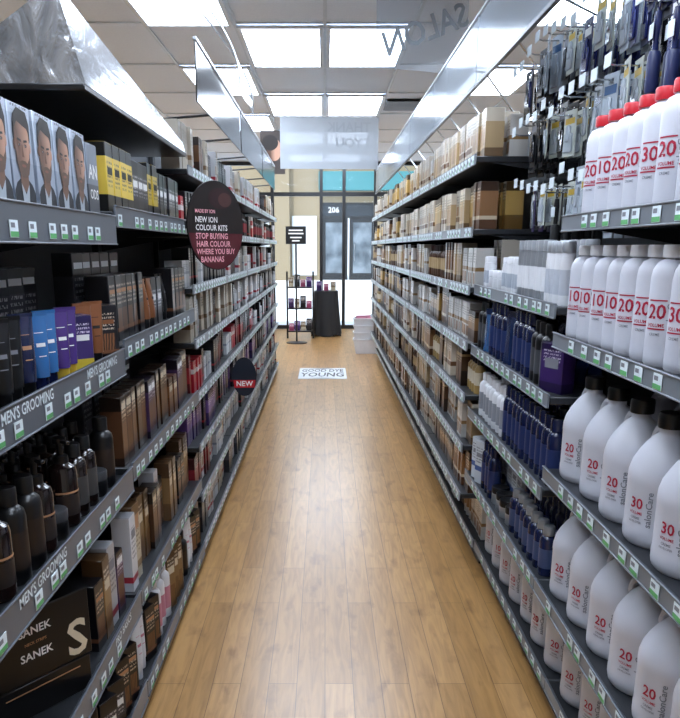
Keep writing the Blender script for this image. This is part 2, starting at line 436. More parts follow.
def facebox():
    w, d, h = .112, .062, .215; r = empty('portrait_carton'); y = -d/2
    MB().box(-w/2, w/2, -d/2, d/2, 0, h, 0, .0015).build('body', print_mat('pale_grey_carton', [(0, '#1f2229'), (.06, '#8791a0'), (.5, '#959fad'), (.9, '#a5aebb')], '#40434a', (.93, .99)), r, gen=True)
    p = MB(); e = .0005
    p.flat([(-.054, .013), (.054, .013), (.054, .05), (.04, .066), (.022, .074), (-.022, .074), (-.04, .066), (-.054, .05)], y-e, 2)     # dark jacket
    p.flat([(-.02, .05), (.02, .05), (.022, .1), (-.022, .1)], y-2*e, 5)                                        # neck
    p.flat([(-.014, .013), (.014, .013), (.02, .066), (0, .045), (-.02, .066)], y-2.5*e, 4)                     # shirt
    p.ell(0, .16, .042, .044, y-2.2*e, 1)                                                                       # hair behind
    p.ell(-.039, .137, .005, .010, y-2.6*e, 5); p.ell(.039, .137, .005, .010, y-2.6*e, 0)                       # ears
    p.flat([(-.037, .165), (-.037, .13), (-.034, .106), (-.024, .085), (-.01, .077), (.01, .077), (.024, .085), (.034, .106), (.037, .13), (.037, .165), (.02, .182), (-.02, .182)], y-3*e, 0)
    p.flat([(-.0372, .142), (-.034, .106), (-.024, .085), (-.01, .077), (.01, .077), (.024, .085), (.034, .106), (.0372, .142), (.031, .117), (.02, .106), (.009, .1095), (-.009, .1095), (-.02, .106), (-.031, .117)], y-3.5*e, 3)  # stubble
    p.ell(0, .100, .011, .003, y-4*e, 6)                                                                        # mouth
    p.flat([(-.041, .145), (-.036, .17), (-.02, .182), (.008, .176), (.032, .172), (.041, .145), (.043, .18), (.03, .204), (-.016, .208), (-.038, .192)], y-4*e, 1)
    p.flat([(-.037, .145), (-.03, .165), (-.022, .15), (-.02, .11), (-.033, .106)], y-3.2*e, 5)                 # shaded cheek of the print
    for q in (-1, 1):
        p.ell(q*.0155, .139, .0075, .0035, y-4.2*e, 5); p.ell(q*.0155, .1385, .0045, .0016, y-4.5*e, 4); p.ell(q*.0155, .1385, .0026, .0022, y-5*e, 1)
        p.flat([(q*.006, .1445), (q*.026, .147), (q*.024, .151), (q*.007, .149)], y-4.5*e, 1)
    p.flat([(-.004, .14), (.0005, .14), (.003, .12), (.006, .1165), (-.007, .1165)], y-4.5*e, 5)                # nose
    p.build('portrait', [SKIN, HAIRM, SUIT, mat('printed_stubble', '#5c4435', .5), mat('printed_shirt', '#a4acb4', .5), mat('printed_skin_shadow', '#6f4f3d', .5), mat('printed_lips', '#84503f', .5)], r)
    return Proto(r, w, d, h, 'pale carton with dark-haired man portrait', 'box')

# ---------------------------------------------------------------- shelving
ORD = 'first second third fourth fifth sixth seventh eighth ninth tenth eleventh twelfth thirteenth fourteenth fifteenth sixteenth seventeenth eighteenth nineteenth twentieth'.split()
BAYN = 'nearest second third fourth fifth sixth seventh eighth'.split()
def level(k, n): return 'bottom' if k == 0 else 'top' if k == n-1 else ORD[k]
def tag_mesh():
    b = MB(); b.box(-.02, .02, -.0012, 0, -.016, .016, 0)
    b.flat([(-.019, -.015), (.019, -.015), (.019, -.005), (-.019, -.005)], -.0018, 1)
    b.flat([(-.015, .002), (.004, .002), (.004, .011), (-.015, .011)], -.0018, 2)
    o = b.build('price_tag', [TAGW, GREENT, GREYINK]); me = o.data; bpy.data.objects.remove(o); return me
TAGME = tag_mesh()
def far_tag():
    b = MB(); b.box(-.03, .03, -.0012, 0, -.018, .018, 0); b.flat([(.010, -.015), (.028, -.015), (.028, -.002), (.010, -.002)], -.0018, 1)
    b.flat([(-.026, -.006), (-.008, -.006), (-.008, .006), (-.026, .006)], -.0018, 2)
    o = b.build('price_tag', [TAGW, GREENT, GREYINK]); me = o.data; bpy.data.objects.remove(o); return me
FTAG = far_tag()
SHELF = {}
def bay(side, i, y0, y1, zs, xfs, back, top, railh, lip, railm, step, tagm, lettering=None):
    s = -1 if side == 'left' else 1
    ym = (y0+y1)/2; base = (s*xfs[0], ym, 0)
    r = empty('shelving_unit', base)
    tag(r, f'black steel gondola shelving unit with price rails, {BAYN[i]} bay on the {side}', 'shelving unit', f'shelving bays along the {side} side')
    g = .002
    MB().box(s*back, s*(back+.02), y0+g, y1-g, 0, top).build('back_panel', PEG, r, base)
    for yy in (y0+g, y1-g-.03):
        MB().box(s*(back-.001), s*(back-.03), yy, yy+.03, 0, top, 0, .003).build('upright', STEEL, r, base)
    MB().box(s*(xfs[0]+.03), s*(back-.032), y0+g, y1-g, 0, zs[0]-.026).build('kick_plate', STEEL, r, base)
    for k, (z, xf) in enumerate(zip(zs, xfs)):
        b = MB(); b.box(s*xf, s*(back-.031), y0+g, y1-g, z-.024, z, 0, .003)
        for yy in (y0+.012, y1-.016):
            b.add([(s*(xf+.06), yy, z-.025), (s*(back-.032), yy, z-.025), (s*(back-.032), yy, z-.085),
                   (s*(xf+.06), yy+.004, z-.025), (s*(back-.032), yy+.004, z-.025), (s*(back-.032), yy+.004, z-.085)],
                  [(0, 1, 2), (3, 5, 4), (0, 3, 4, 1), (1, 4, 5, 2), (2, 5, 3, 0)])
        sh = b.build('shelf', STEEL, r, base)
        b = MB(); zz = z+lip
        b.box(s*(xf-.001), s*(xf-.007), y0+g, y1-g, zz-railh, zz, 0, .0015)
        b.box(s*(xf-.001), s*(xf-.010), y0+g, y1-g, zz-.004, zz, 0, .001); b.box(s*(xf-.001), s*(xf-.010), y0+g, y1-g, zz-railh, zz-railh+.004, 0, .001)
        b.build('price_rail', railm, sh, base)
        n = max(1, int((y1-y0-.06)/step)); zc = zz-railh/2 if railh < .06 else zz-railh*.66
        for q in range(n):
            if rnd.random() < .13: continue
            yy = y0+.05+q*step
            if step > .088: yy += rnd.uniform(-.02, .02)
            o = link('price_tag', tagm, sh, (s*(xf-.0085)-base[0], yy-ym, zc), R(90 if s < 0 else -90))
        SHELF[(side, i, k)] = (z, xf, y0, y1, level(k, len(zs)))
        if lettering and k in lettering:
            for st, yy in lettering[k]:
                u = MB(); u.text(st, .032, 0, 0, 0); u.turn(Matrix.Translation((s*(xf-.0085), yy, zz-railh*.27)) @ Matrix.Rotation(R(90 if s < 0 else -90), 4, 'Z'))
                u.build('rail_lettering', TAGW, sh, base)
    return r
CNT = {}
def fill(side, i, k, seq, y0=None, y1=None, gap=.008, setb=.012, row=0, turn=0, jit=2.5, cyc=True, stuff=None, mess=0):
    """set products in a row along a shelf; seq = [(proto,count),...]"""
    z, xf, a, b, lev = SHELF[(side, i, k)]; s = -1 if side == 'left' else 1
    y = (a+.012 if y0 is None else y0); y1 = b-.008 if y1 is None else y1
    key = (side, i, k, row); q = 0
    while True:
        p, n = seq[q % len(seq)]; sb = setb+rnd.uniform(0, mess)
        for _ in range(n):
            if y+p.w > y1: return
            CNT[key] = CNT.get(key, 0)+1
            nth = ORD[CNT[key]-1] if CNT[key] <= 20 else f'{CNT[key]}th'
            where = f'{nth} along' if row == 0 else f'{nth} in rear,'
            lab = f'{p.desc}, {where} {lev} shelf, {BAYN[i]} {side} bay'
            xx = s*(xf+sb+p.d/2+rnd.uniform(0, .008))
            rz = R((90 if s < 0 else -90)+s*turn+rnd.uniform(-jit, jit))
            loc = (xx, y+p.w/2, z)
            if stuff: stuff[p.cat].add(p, loc, rz)
            else: p.put(loc, rz, lab, f'{p.cat} row on {lev} shelf of {BAYN[i]} {side} bay')
            y += p.w+gap+rnd.uniform(0, .003)
        if mess and rnd.random() < .15: y += rnd.uniform(.01, .04)
        q += 1
        if q >= len(seq) and not cyc: return

B = [.98, 2.2, 3.42, 4.64, 5.86, 7.08, 8.3, 9.52, 10.74]
LZ = [[.10, .42, .83, 1.19, 1.56], [.10, .43, .85, 1.225, 1.60]]+[[.1, .345, .59, .835, 1.08, 1.325, 1.57, 1.83]]*5
RZ = [[.12, .48, .85, 1.255, 1.578], [.12, .48, .78, 1.07, 1.335]]+[[.12, .36, .6, .84, 1.08, 1.33, 1.58, 1.88]]*6
XL = .594
for i in range(7):
    zs = LZ[i]; near = i < 2
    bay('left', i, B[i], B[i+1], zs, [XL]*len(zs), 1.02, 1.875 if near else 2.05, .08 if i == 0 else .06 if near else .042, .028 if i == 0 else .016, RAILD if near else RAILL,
        .09 if near else .085, TAGME if near else FTAG,
        {3: [("MEN'S GROOMING", 1.46), ("MEN'S GROOMING", 1.97)], 2: [("MEN'S GROOMING", 1.45)], 1: [("PRO BASICS", 1.98)]} if i == 0 else None)
for i in range(8):
    zs = RZ[i]; near = i < 2
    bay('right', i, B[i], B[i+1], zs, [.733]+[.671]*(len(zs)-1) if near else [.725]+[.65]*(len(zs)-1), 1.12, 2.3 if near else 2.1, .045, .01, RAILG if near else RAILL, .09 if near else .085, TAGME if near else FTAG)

# ---------------------------------------------------------------- products: right, nearest bay
D = {n: devbottle(n, REDP, 'red') for n in ('10', '20', '30')}
WCAP = mat('bright_white_plastic', '#f0f0f4', .3, var=.02)
W = {n: devbottle(n, WCAP, 'white') for n in ('10', '20', '30')}
J = {n: jug(n) for n in ('10', '20', '30')}
fill('right', 0, 4, [(D['20'], 3), (D['30'], 1), (D['20'], 2), (D['10'], 1)], 1.42, gap=.006, turn=30, jit=6)
fill('right', 0, 4, [(D['20'], 3), (D['30'], 3)], 1.5, gap=.006, turn=30, jit=6, row=1, setb=.105)
fill('right', 0, 3, [(W['30'], 3), (W['20'], 3), (W['10'], 4)], 1.30, gap=.003, turn=30, jit=6)
fill('right', 0, 3, [(D['30'], 2), (D['20'], 1), (W['20'], 3), (D['10'], 2)], 1.36, gap=.006, turn=30, jit=6, row=1, setb=.105)
fill('right', 0, 2, [(J['30'], 3), (J['20'], 3)], 1.215, gap=.0022, turn=36, jit=7)
fill('right', 0, 2, [(J['30'], 3), (J['20'], 2)], 1.29, gap=.003, turn=36, jit=7, row=1, setb=.178)
fill('right', 0, 1, [(J['20'], 6)], 1.215, gap=.0022, turn=36, jit=7)
fill('right', 0, 1, [(J['20'], 5)], 1.29, gap=.003, turn=36, jit=7, row=1, setb=.178)
fill('right', 0, 0, [(J['30'], 3), (J['20'], 4)], 1.06, gap=.0015, turn=36, jit=7)
fill('right', 0, 0, [(J['20'], 5)], 1.13, gap=.004, turn=36, jit=7, row=1, setb=.178)
# right, second bay
stick = bottle('tall slim silver tube bottle', .021, .19, SILVER, mat('grey_cap', '#8a8d92', .4), WHITE, .8, .98)
stickw = bottle('tall slim white tube bottle', .021, .185, WHITE, SILVER, mat('pale_label', '#b9bec8', .4), .8, .98)
wcan = bottle('short slim white can', .023, .13, WHITE, WHITE, mat('pale_can_label', '#a9b0bb', .4), .8, .9)
wjar = jar('short white jar', .036, .075, WHITE, WHITE); sjar = jar('short silver jar', .036, .07, SILVER, BLACKP)
navyb = bottle('navy bottle with navy cap', .028, .215, NAVY, NAVY, mat('navy_label', '#22315f', .35), .5, .75)
navyt = bottle('short navy bottle with silver cap', .027, .165, NAVY, SILVER, mat('pale_blue_label', '#3c4d74', .4), .5, .7)
whiteb = bottle('white bottle with grey label', .029, .19, WHITE, WHITE, mat('grey_label', '#8b8f98', .4), .45, .6)
blackb = bottle('black bottle with grey label', .028, .2, BLACKP, BLACKP, mat('charcoal_label', '#45484e', .4), .45, .6)
bpouch = pouch('shiny dark blue foil pouch', .11, .18, .07, DBLUE, NAVY)
bluep = pouch('bright blue foil pouch', .10, .16, .06, BLUE, DBLUE)
purp = carton('purple carton with white lettering', .1, .05, .15, print_mat('purple_carton', [(0, '#241640'), (.2, '#3c2662'), (.85, '#241640')], '#c8bfd2'), [('#0.06,0.03', 0, 0, .09, GREYINK)])
wtall = carton('tall white carton', .07, .05, .19, print_mat('white_blue_carton', [(0, '#c2c8ce'), (.3, '#34508a'), (.42, '#c2c8ce')], '#555a63', (.5, .9)), [('#0.045,0.02', 0, 0, .13, GREYINK)])
fill('right', 1, 4, [(stickw, 4), (stick, 7), (wcan, 5), (wjar, 3), (wcan, 5)], 2.23, gap=.005, turn=30, cyc=False)
fill('right', 1, 4, [(stick, 6), (stickw, 6), (wcan, 8)], 2.26, gap=.006, row=1, setb=.09, cyc=False)
fill('right', 1, 3, [(purp, 1), (blackb, 3), (navyb, 4), (bpouch, 1), (navyb, 4), (bluep, 1), (blackb, 2), (bpouch, 1)], 2.24, gap=.007, turn=25, cyc=False)
fill('right', 1, 3, [(bpouch, 4), (navyb, 6)], 2.26, gap=.01, row=1, setb=.13, cyc=False)
fill('right', 1, 2, [(navyb, 10), (whiteb, 7)], 2.22, gap=.006, turn=25, cyc=False)
fill('right', 1, 2, [(navyb, 10), (whiteb, 6)], 2.25, gap=.006, row=1, setb=.085, cyc=False)
fill('right', 1, 1, [(navyt, 7), (sjar, 4), (navyb, 3), (wtall, 4)], 2.22, gap=.008, turn=20, cyc=False)
fill('right', 1, 1, [(navyb, 8), (wtall, 6)], 2.25, gap=.008, row=1, setb=.09, cyc=False)
fill('right', 1, 0, [(J['20'], 4), (J['10'], 3)], 2.22, gap=.008, turn=34, jit=10)

# ---------------------------------------------------------------- peg hooks and hanging packs on the right
PK = [pack('black hanging blister pack', .075, .18, BLACKP, mat('black_blister', '#1d1f26', .2, coat=.5), GREYINK),
      brush('navy hanging hair brush', mat('indigo_plastic', '#202a58', .22, coat=.5), mat('navy_bristle', '#222b55', .4)),
      pack('clear hanging pack with yellow band', .075, .15, mat('pale_card', '#c2c8c0', .4), CLEAR, YELLOW),
      pack('clear hanging pack with blue band', .075, .19, mat('grey_card', '#a0abb6', .4), CLEAR, BLUE),
      pack('slim purple hanging pack', .06, .17, mat('purple_card', '#3c3260', .4), mat('grey_blister', '#80868e', .25, coat=.5), WHITEINK),
      brush('black hanging hair brush', BLACKP, mat('black_bristle', '#101012', .6)),
      pack('indigo glossy hanging pack', .065, .17, mat('indigo_card', '#242a5a', .35), mat('indigo_blister', '#2a336c', .15, coat=.8), WHITEINK)]
hk = empty('peg_hook')
MB().tube([(0, .35, .0), (0, .02, 0), (0, 0, .006)], .0028, 6).build('wire', CHROME, hk)
MB().box(-.026, .026, -.003, 0, -.006, .030, 0, .001).build('tag_plate', TAGW, hk)
HK = Proto(hk, .04, .3, .03, 'hook', 'hook')
def hooks(i, ys, z, xt, rowname, kinds):
    for n, (y, kd) in enumerate(zip(ys, kinds)):
        zz = z+rnd.uniform(-.03, .03)
        HK.put((xt, y, zz), R(-90), f'chrome peg hook with white tag, {ORD[n]} along {rowname} hook row, {BAYN[i]} right bay', f'peg hooks in {rowname} row of {BAYN[i]} right bay')
        st = rnd.uniform(.02, .09); p = PK[kd]; sp = .04 if kd in (1, 5) else .032
        for q in range(rnd.randint(3, 6)):
            p.put((xt+st+q*sp, y, zz-p.h+(.009 if kd in (1, 5) else .0175)), R(-90+rnd.uniform(-14, 14)), f'{p.desc}, {ORD[q]} on {ORD[n]} {rowname} hook, {BAYN[i]} right bay', f'packs on {rowname} hooks of {BAYN[i]} right bay')
hooks(1, [2.27+.105*n for n in range(11)], 2.2, .77, 'upper', [6, 3, 2, 6, 3, 2, 0, 3, 0, 6, 0])
hooks(1, [2.27+.105*n for n in range(11)], 1.96, .78, 'middle', [2, 3, 2, 3, 2, 2, 0, 2, 0, 0, 0])
hooks(1, [2.27+.105*n for n in range(11)], 1.72, .80, 'lower', [2, 3, 2, 2, 3, 2, 5, 2, 4, 0, 2])
hooks(0, [1.70+.07*n for n in range(7)], 2.08, .77, 'upper', [1, 6, 5, 1, 6, 1, 0])
hooks(0, [1.75+.08*n for n in range(6)], 2.27, .79, 'highest', [6, 1, 0, 6, 3, 6])

# ---------------------------------------------------------------- products: left, nearest bay
FB = facebox()
GT = carton('grey carton lettered in white', .09, .06, .2, print_mat('plain_grey_carton', [(0, '#3f444d'), (.5, '#6b727d')], '#50555e', (.02, .1)), [('AN', .05, 0, .13, WHITEINK), ('ODS', .034, 0, .075, WHITEINK)], name='portrait_carton')
fill('left', 0, 4, [(FB, 5), (GT, 1)], 1.43, gap=.008, jit=1.5, turn=0, cyc=False)
blk = print_mat('black_copper_carton', [(0, '#141317'), (.14, '#704a34'), (.2, '#141317')], '#c0b1a0', (.55, .9), swatch=(.2, .5, '#24160f', '#825638'))
brn = print_mat('brown_hair_carton', [(0, '#261811'), (.12, '#523624'), (.8, '#1e130d')], '#d8c4a8', (.66, .95), swatch=(.14, .62, '#27160d', '#825434'))
drk = print_mat('dark_violet_hair_carton', [(0, '#1a1420'), (.12, '#463050'), (.8, '#140f19')], '#d0c8d8', (.66, .95), swatch=(.14, .62, '#1a100c', '#6a3a2a'))
cop = print_mat('copper_carton', [(0, '#6c4630'), (.5, '#8d5f3f'), (.8, '#4a2d1e')], '#e8d8c0')
crm = print_mat('cream_carton', [(0, '#bcb09a'), (.15, '#876b48'), (.25, '#bcb09a'), (.86, '#664a2e')], '#5c4832', (.35, .8))
ylw = print_mat('yellow_black_carton', [(0, '#1a1a1a'), (.25, '#d2b44a'), (.8, '#1a1a1a')], '#1c1c1c', (.35, .75))
yl2 = print_mat('dark_grey_carton', [(0, '#222226'), (.3, '#37373f'), (.75, '#19191d')], '#c0c0c4', (.35, .75))
prp = print_mat('violet_yellow_carton', [(0, '#c9b23c'), (.25, '#40306a'), (.8, '#2a2050')], '#e0d8ec')
Cblk = carton('black carton with copper hair swatch', .065, .07, .195, blk, [('#0.05,0.012', 0, 0, .15, TANINK)])
Cblk2 = carton('squat black carton with copper stripe', .085, .07, .155, blk, [('#0.06,0.012', 0, 0, .11, COPPER)])
Cbrn = carton('brown carton with hair photograph', .06, .065, .215, brn, [('#0.045,0.02', 0, 0, .185, CREAM)])
Cvio = carton('dark violet carton with hair photograph', .06, .065, .205, drk, [('#0.045,0.02', 0, 0, .175, WHITEINK)])
Ccop = carton('copper carton', .065, .06, .15, cop, [('#0.05,0.02', 0, 0, .11, CREAM)])
Ccrm = carton('tall cream carton with brown band', .075, .06, .26, crm, [('#0.05,0.05', 0, 0, .2, TANINK)])
Cwhi = carton('tall white carton with red stripe', .065, .06, .25, print_mat('white_red_carton', [(0, '#bebec2'), (.12, '#a03440'), (.2, '#bebec2')], '#555560', (.4, .85)), [('#0.045,0.03', 0, 0, .19, GREYINK)])
Ctan = carton('tall tan carton', .06, .06, .24, print_mat('tan_carton', [(0, '#6c5036'), (.3, '#8a6b46'), (.75, '#523a24')], '#f0e6d4', swatch=(.1, .4, '#3c2616', '#94683e')), [('#0.04,0.03', 0, 0, .16, CREAM)])
Cylw = carton('black carton with yellow panel', .07, .06, .185, ylw, [('#0.05,0.02', 0, 0, .11, DARKINK)])
Cdrk = carton('dark grey carton', .07, .06, .17, yl2, [('#0.05,0.02', 0, 0, .1, WHITEINK)])
Ctal = carton('tall black carton with white strip', .09, .06, .26, yl2, [('#0.07,0.018', 0, 0, .225, WHITEINK), ('#0.05,0.03', 0, 0, .12, GREYINK)])
Cprp = carton('violet carton with yellow base', .065, .05, .145, prp, [('#0.045,0.015', 0, 0, .09, WHITEINK)])
Tblk = tube('black standing tube', .056, .172, BLACKP, BLACKP, GREYINK); Tblu = tube('blue standing tube', .056, .168, mat('mid_blue_plastic', '#2f6ba8', .22, coat=.5), NAVY, WHITEINK)
Tnav = tube('navy standing tube', .056, .172, NAVY, BLACKP, TANINK); Twht = tube('white standing tube', .05, .2, WHITE, WHITE, PINK)
Tcop = tube('copper standing tube', .054, .165, COPPER, BLACKP, DARKINK); Tpur = tube('purple standing tube', .054, .165, mat('purple_plastic', '#4a2f78', .25, coat=.5), YELLOW, WHITEINK)
Pamb = pump('dark amber pump bottle', .036, .225, AMBER, BLACKP, mat('dark_label', '#2a2220', .35))
Bblk = bottle('black bottle with brown label', .034, .205, BLACKP, BLACKP, mat('brown_label', '#2b1f19', .4), .45, .6)
Bamb = bottle('dark amber bottle with grey label', .033, .19, AMBER, BLACKP, mat('grey_paper_label', '#444242', .4), .45, .6)
Jblk = jar('short black jar with grey lid', .036, .07, BLACKP, mat('dark_grey_lid', '#3c3e42', .3))
fill('left', 0, 3, [(Tblk, 3), (Tnav, 1), (Tblu, 2), (Tpur, 2), (Cprp, 1), (Tcop, 2), (Cblk2, 2)], 1.35, gap=.006, turn=40, jit=7, cyc=False)
fill('left', 0, 3, [(Ctal, 8)], 1.42, gap=.01, row=1, setb=.2, turn=12, jit=6, cyc=False)
fill('left', 0, 2, [(Pamb, 2), (Bblk, 2), (Pamb, 1), (Jblk, 1), (Pamb, 1), (Bamb, 2), (Jblk, 1), (Bblk, 3)], 1.24, gap=.01, turn=40, jit=9, cyc=False)
fill('left', 0, 2, [(Bblk, 3), (Pamb, 4), (Bamb, 3)], 1.34, gap=.01, row=1, setb=.1, turn=40, cyc=False)
fill('left', 0, 2, [(Ctal, 7)], 1.45, gap=.01, row=2, setb=.24, turn=8, jit=5, cyc=False)
san = mat('neck_strip_box_black', '#121113', .35)
SANL = carton('low black box under the SANEK box', .26, .13, .09, san, [('#0.2,0.003', 0, 0, .07, TANINK)], name='neck_strip_box')
SAN = carton('black box lettered SANEK', .26, .13, .175, san, [('SANEK', .028, -.022, .125, WHITEINK), ('SANEK', .028, -.022, .062, WHITEINK), ('NECK STRIPS', .010, -.022, .094, TANINK), ('S', .13, .090, .052, CREAM)], [('SANEK', .03, 0, .05, WHITEINK)], name='neck_strip_box')
SANL.put((-.724, 1.635, .42), R(53), 'low black box lying at the bottom of the nearest left stack', 'stacked neck strip boxes')
SAN.put((-.720, 1.645, .512), R(54), 'black box lettered SANEK twice with a big pale S, lower left shelf', 'stacked neck strip boxes')
fill('left', 0, 1, [(Cblk, 1), (Ctan, 1), (Cwhi, 1), (Cvio, 1), (Ccrm, 1)], 1.862, gap=.002, turn=3, setb=.02, jit=2, cyc=False)
fill('left', 0, 1, [(Cblk, 2), (Cwhi, 1), (Ctan, 2), (Cbrn, 2)], 1.78, gap=.006, turn=8, setb=.26, row=1, cyc=False)
fill('left', 0, 0, [(Twht, 2), (Bamb, 3), (Cdrk, 2), (Cblk, 3)], 1.45, gap=.015, turn=25, cyc=False)
# left, second bay
pinkb = bottle('white bottle with pink label', .033, .23, WHITE, WHITE, PINK, .45, .6)
fill('left', 1, 4, [(Cylw, 4), (Cdrk, 3), (Cylw, 2), (Cdrk, 7)], 2.22, gap=.006, cyc=False, mess=.02)
fill('left', 1, 3, [(Cblk, 6), (Tcop, 2), (Cdrk, 2), (Tblk, 2), (Cblk, 5)], 2.22, gap=.006, mess=.02)
fill('left', 1, 3, [(Ctal, 5)], 2.22, gap=.006, row=1, setb=.13, cyc=False)
fill('left', 1, 2, [(Cbrn, 5), (Cvio, 2), (Cbrn, 3), (Ccop, 2), (Cvio, 2), (Cbrn, 4)], 2.215, gap=.008, jit=3, mess=.015)
fill('left', 1, 2, [(Ctal, 6)], 2.22, gap=.006, row=1, setb=.13, cyc=False)
fill('left', 1, 1, [(Cwhi, 1), (Ccrm, 1), (Ctan, 3), (Cbrn, 2), (Cwhi, 1), (Cblk, 1), (Ctan, 2), (Cvio, 1), (Cblk, 2), (Ctan, 4)], 2.215, gap=.006, jit=4, mess=.05)
fill('left', 1, 0, [(Twht, 2), (Cblk, 2), (pinkb, 3), (Ctan, 3), (Bblk, 2)], 2.22, gap=.012, turn=20)

# ---------------------------------------------------------------- far bays
def fc(desc, w, h, stops, ink, sw=None, d=.08, name='hair_colour_carton'):
    return carton(desc, w, d, h, print_mat(desc.replace(' ', '_')+'_print', stops, ink, swatch=sw), name=name)
def fb(desc, r, h, bc, cc, lc):
    o = MB().lathe([(0, 0), (r, .003), (r, h*.25)], 12, 0); o.lathe([(r*1.01, h*.25), (r*1.01, h*.6)], 12, 2); o.lathe([(r, h*.6), (r, h*.7), (r*.5, h*.8)], 12, 0); o.lathe([(r*.6, h*.8), (r*.6, h*.99), (0, h)], 12, 1)
    b = o.build('salon_bottle', [mat(f'{bc}_bottle', bc, .3), mat(f'{cc}_bottle', cc, .3), mat(f'{lc}_bottle', lc, .4)])
    return Proto(b, r*2.02, r*2.02, h, desc, 'bottle')
FL = [fc('dark red colour carton', .06, .185, [(0, '#4a1418'), (.3, '#8d2630'), (.7, '#3a1013')], '#e8d0d0', (.1, .5, '#4a1e18', '#a0442e')),
      fc('white colour carton', .06, .19, [(0, '#c6c6c9'), (.2, '#a42c3a'), (.3, '#ccccd0')], '#50424a', (.35, .6, '#5a3a28', '#b48a5e')),
      fc('black colour carton', .065, .175, [(0, '#141417'), (.2, '#9c2630'), (.26, '#1a1a1e')], '#d0d0d0', (.3, .6, '#20140e', '#6a4630')),
      fc('charcoal colour carton', .07, .16, [(0, '#2a2b30'), (.5, '#4c4e57'), (.85, '#26272c')], '#c8c8cc'),
      fc('brown colour carton', .06, .19, [(0, '#3b261b'), (.4, '#7a5439'), (.8, '#2e1c13')], '#d8c4a8', (.1, .45, '#2c180e', '#8a5632')),
      fc('cream colour carton', .065, .2, [(0, '#b9ad9c'), (.3, '#84674a'), (.4, '#bfb5a6')], '#5a4a3a'),
      fb('black salon bottle', .028, .19, '#17171a', '#17171a', '#7d2530'), fb('silver salon bottle', .028, .19, '#a7aab0', '#2a2a2e', '#d0d4d8'),
      fc('violet colour carton', .06, .17, [(0, '#3a2a58'), (.4, '#6a4f92'), (.8, '#2c2046')], '#e0d8ec'),
      fc('bright red colour carton', .07, .15, [(0, '#b02030'), (.6, '#d8d0d0'), (.75, '#b02030')], '#f0e0e0'),
      fc('low white colour carton', .08, .12, [(0, '#c4c6ca'), (.5, '#8a90a0'), (.6, '#c4c6ca')], '#555560')]
FR = [fc('chestnut colour carton', .06, .2, [(0, '#5a3d2a'), (.2, '#d0c0a6'), (.28, '#8f6845'), (.8, '#3a2416')], '#f4e8d4', (.3, .6, '#2c180c', '#a4703e'), name='hair_tint_carton'),
      fc('tan colour carton', .065, .195, [(0, '#6c543a'), (.18, '#b89e76'), (.72, '#d4c9b6')], '#3a2a1a', (.25, .6, '#5a3a20', '#c8a070'), name='hair_tint_carton'),
      fc('gold colour carton', .06, .2, [(0, '#6a4e24'), (.3, '#c09c58'), (.8, '#3e2c14')], '#fff4dc', (.05, .3, '#4a2c14', '#b08040'), name='hair_tint_carton'),
      fc('pale beige colour carton', .07, .205, [(0, '#c0b5a4'), (.25, '#6a4a30'), (.36, '#c8beaf')], '#4a3624', (.4, .62, '#4a2c16', '#b48854'), name='hair_tint_carton'),
      fc('dark brown colour carton', .06, .185, [(0, '#241610'), (.4, '#523723'), (.78, '#b09468'), (.84, '#1c110c')], '#d8c0a0', (.1, .4, '#1e0e08', '#84522e'), name='hair_tint_carton'),
      fb('brown salon bottle', .027, .19, '#4b3222', '#2a1c14', '#b0966e'), fb('white salon bottle', .027, .19, '#c4c4c8', '#8d8f94', '#8c6a48'),
      fc('white tint carton', .06, .17, [(0, '#c6c4c0'), (.4, '#94744a'), (.5, '#ccc9c4')], '#4a3a2a', (.08, .36, '#4a2c18', '#a87a48'), name='hair_tint_carton'),
      fc('low bronze tint carton', .075, .14, [(0, '#4a3220'), (.4, '#94704a'), (.8, '#2e1e14')], '#f0e0c8', name='hair_tint_carton'),
      fb('gold salon bottle', .026, .17, '#a18450', '#2a2320', '#d8ccb4')]
STL = {'box': Stuff(), 'bottle': Stuff()}; STR = {'box': Stuff(), 'bottle': STL['bottle']}
for i in range(2, 7):
    for k in range(8):
        rr = random.Random(100*i+k); pool = {0: [1, 5, 7, 10, 3], 1: [0, 2, 1, 10], 2: [1, 2, 3, 8], 3: [0, 2, 10, 9], 4: [1, 7, 2, 5], 5: [2, 3, 0, 10, 1], 6: [9, 1, 2, 6], 7: [4, 5, 3, 1]}[k]
        fill('left', i, k, [(FL[rr.choice(pool)], rr.randint(1, 3)) for _ in range(9)], gap=.010+.004*(i-2), mess=.04, jit=4, stuff=STL if i > 3 else None)
for i in range(2, 8):
    for k in range(8):
        rr = random.Random(500*i+k); pool = {0: [6, 3, 1, 7], 1: [0, 3, 4, 8, 7], 2: [4, 7, 5, 1], 3: [1, 0, 4, 9, 3], 4: [2, 4, 0, 8, 7], 5: [5, 0, 1, 7], 6: [1, 2, 0, 9, 3], 7: [1, 3, 2, 7]}[k]
        sq = [(FR[rr.choice(pool)], rr.randint(2, 4)) for _ in range(9)]
        fill('right', i, k, sq, gap=.006+.004*(i-2), mess=.03, jit=3, stuff=STR if i > 3 else None)
        if i == 2 and k > 3: fill('right', i, k, [(FR[(1, 3, 2, 7)[k-4]], 2), (FR[rr.choice(pool)], 1)], row=1, setb=.13, gap=.02, cyc=False)
for st, nm, cat, lab in ((STL['box'], 'hair_colour_carton', 'boxes', 'crowded red, white and black colour cartons filling the far left bays'),
                         (STR['box'], 'hair_tint_carton', 'boxes', 'crowded tan, gold and brown tint cartons filling the far right bays'),
                         (STL['bottle'], 'salon_bottle', 'bottles', 'slim salon bottles standing among the cartons in the far bays')):
    o = st.b.build(nm, st.mats); o['kind'] = 'stuff'; tag(o, lab, cat)

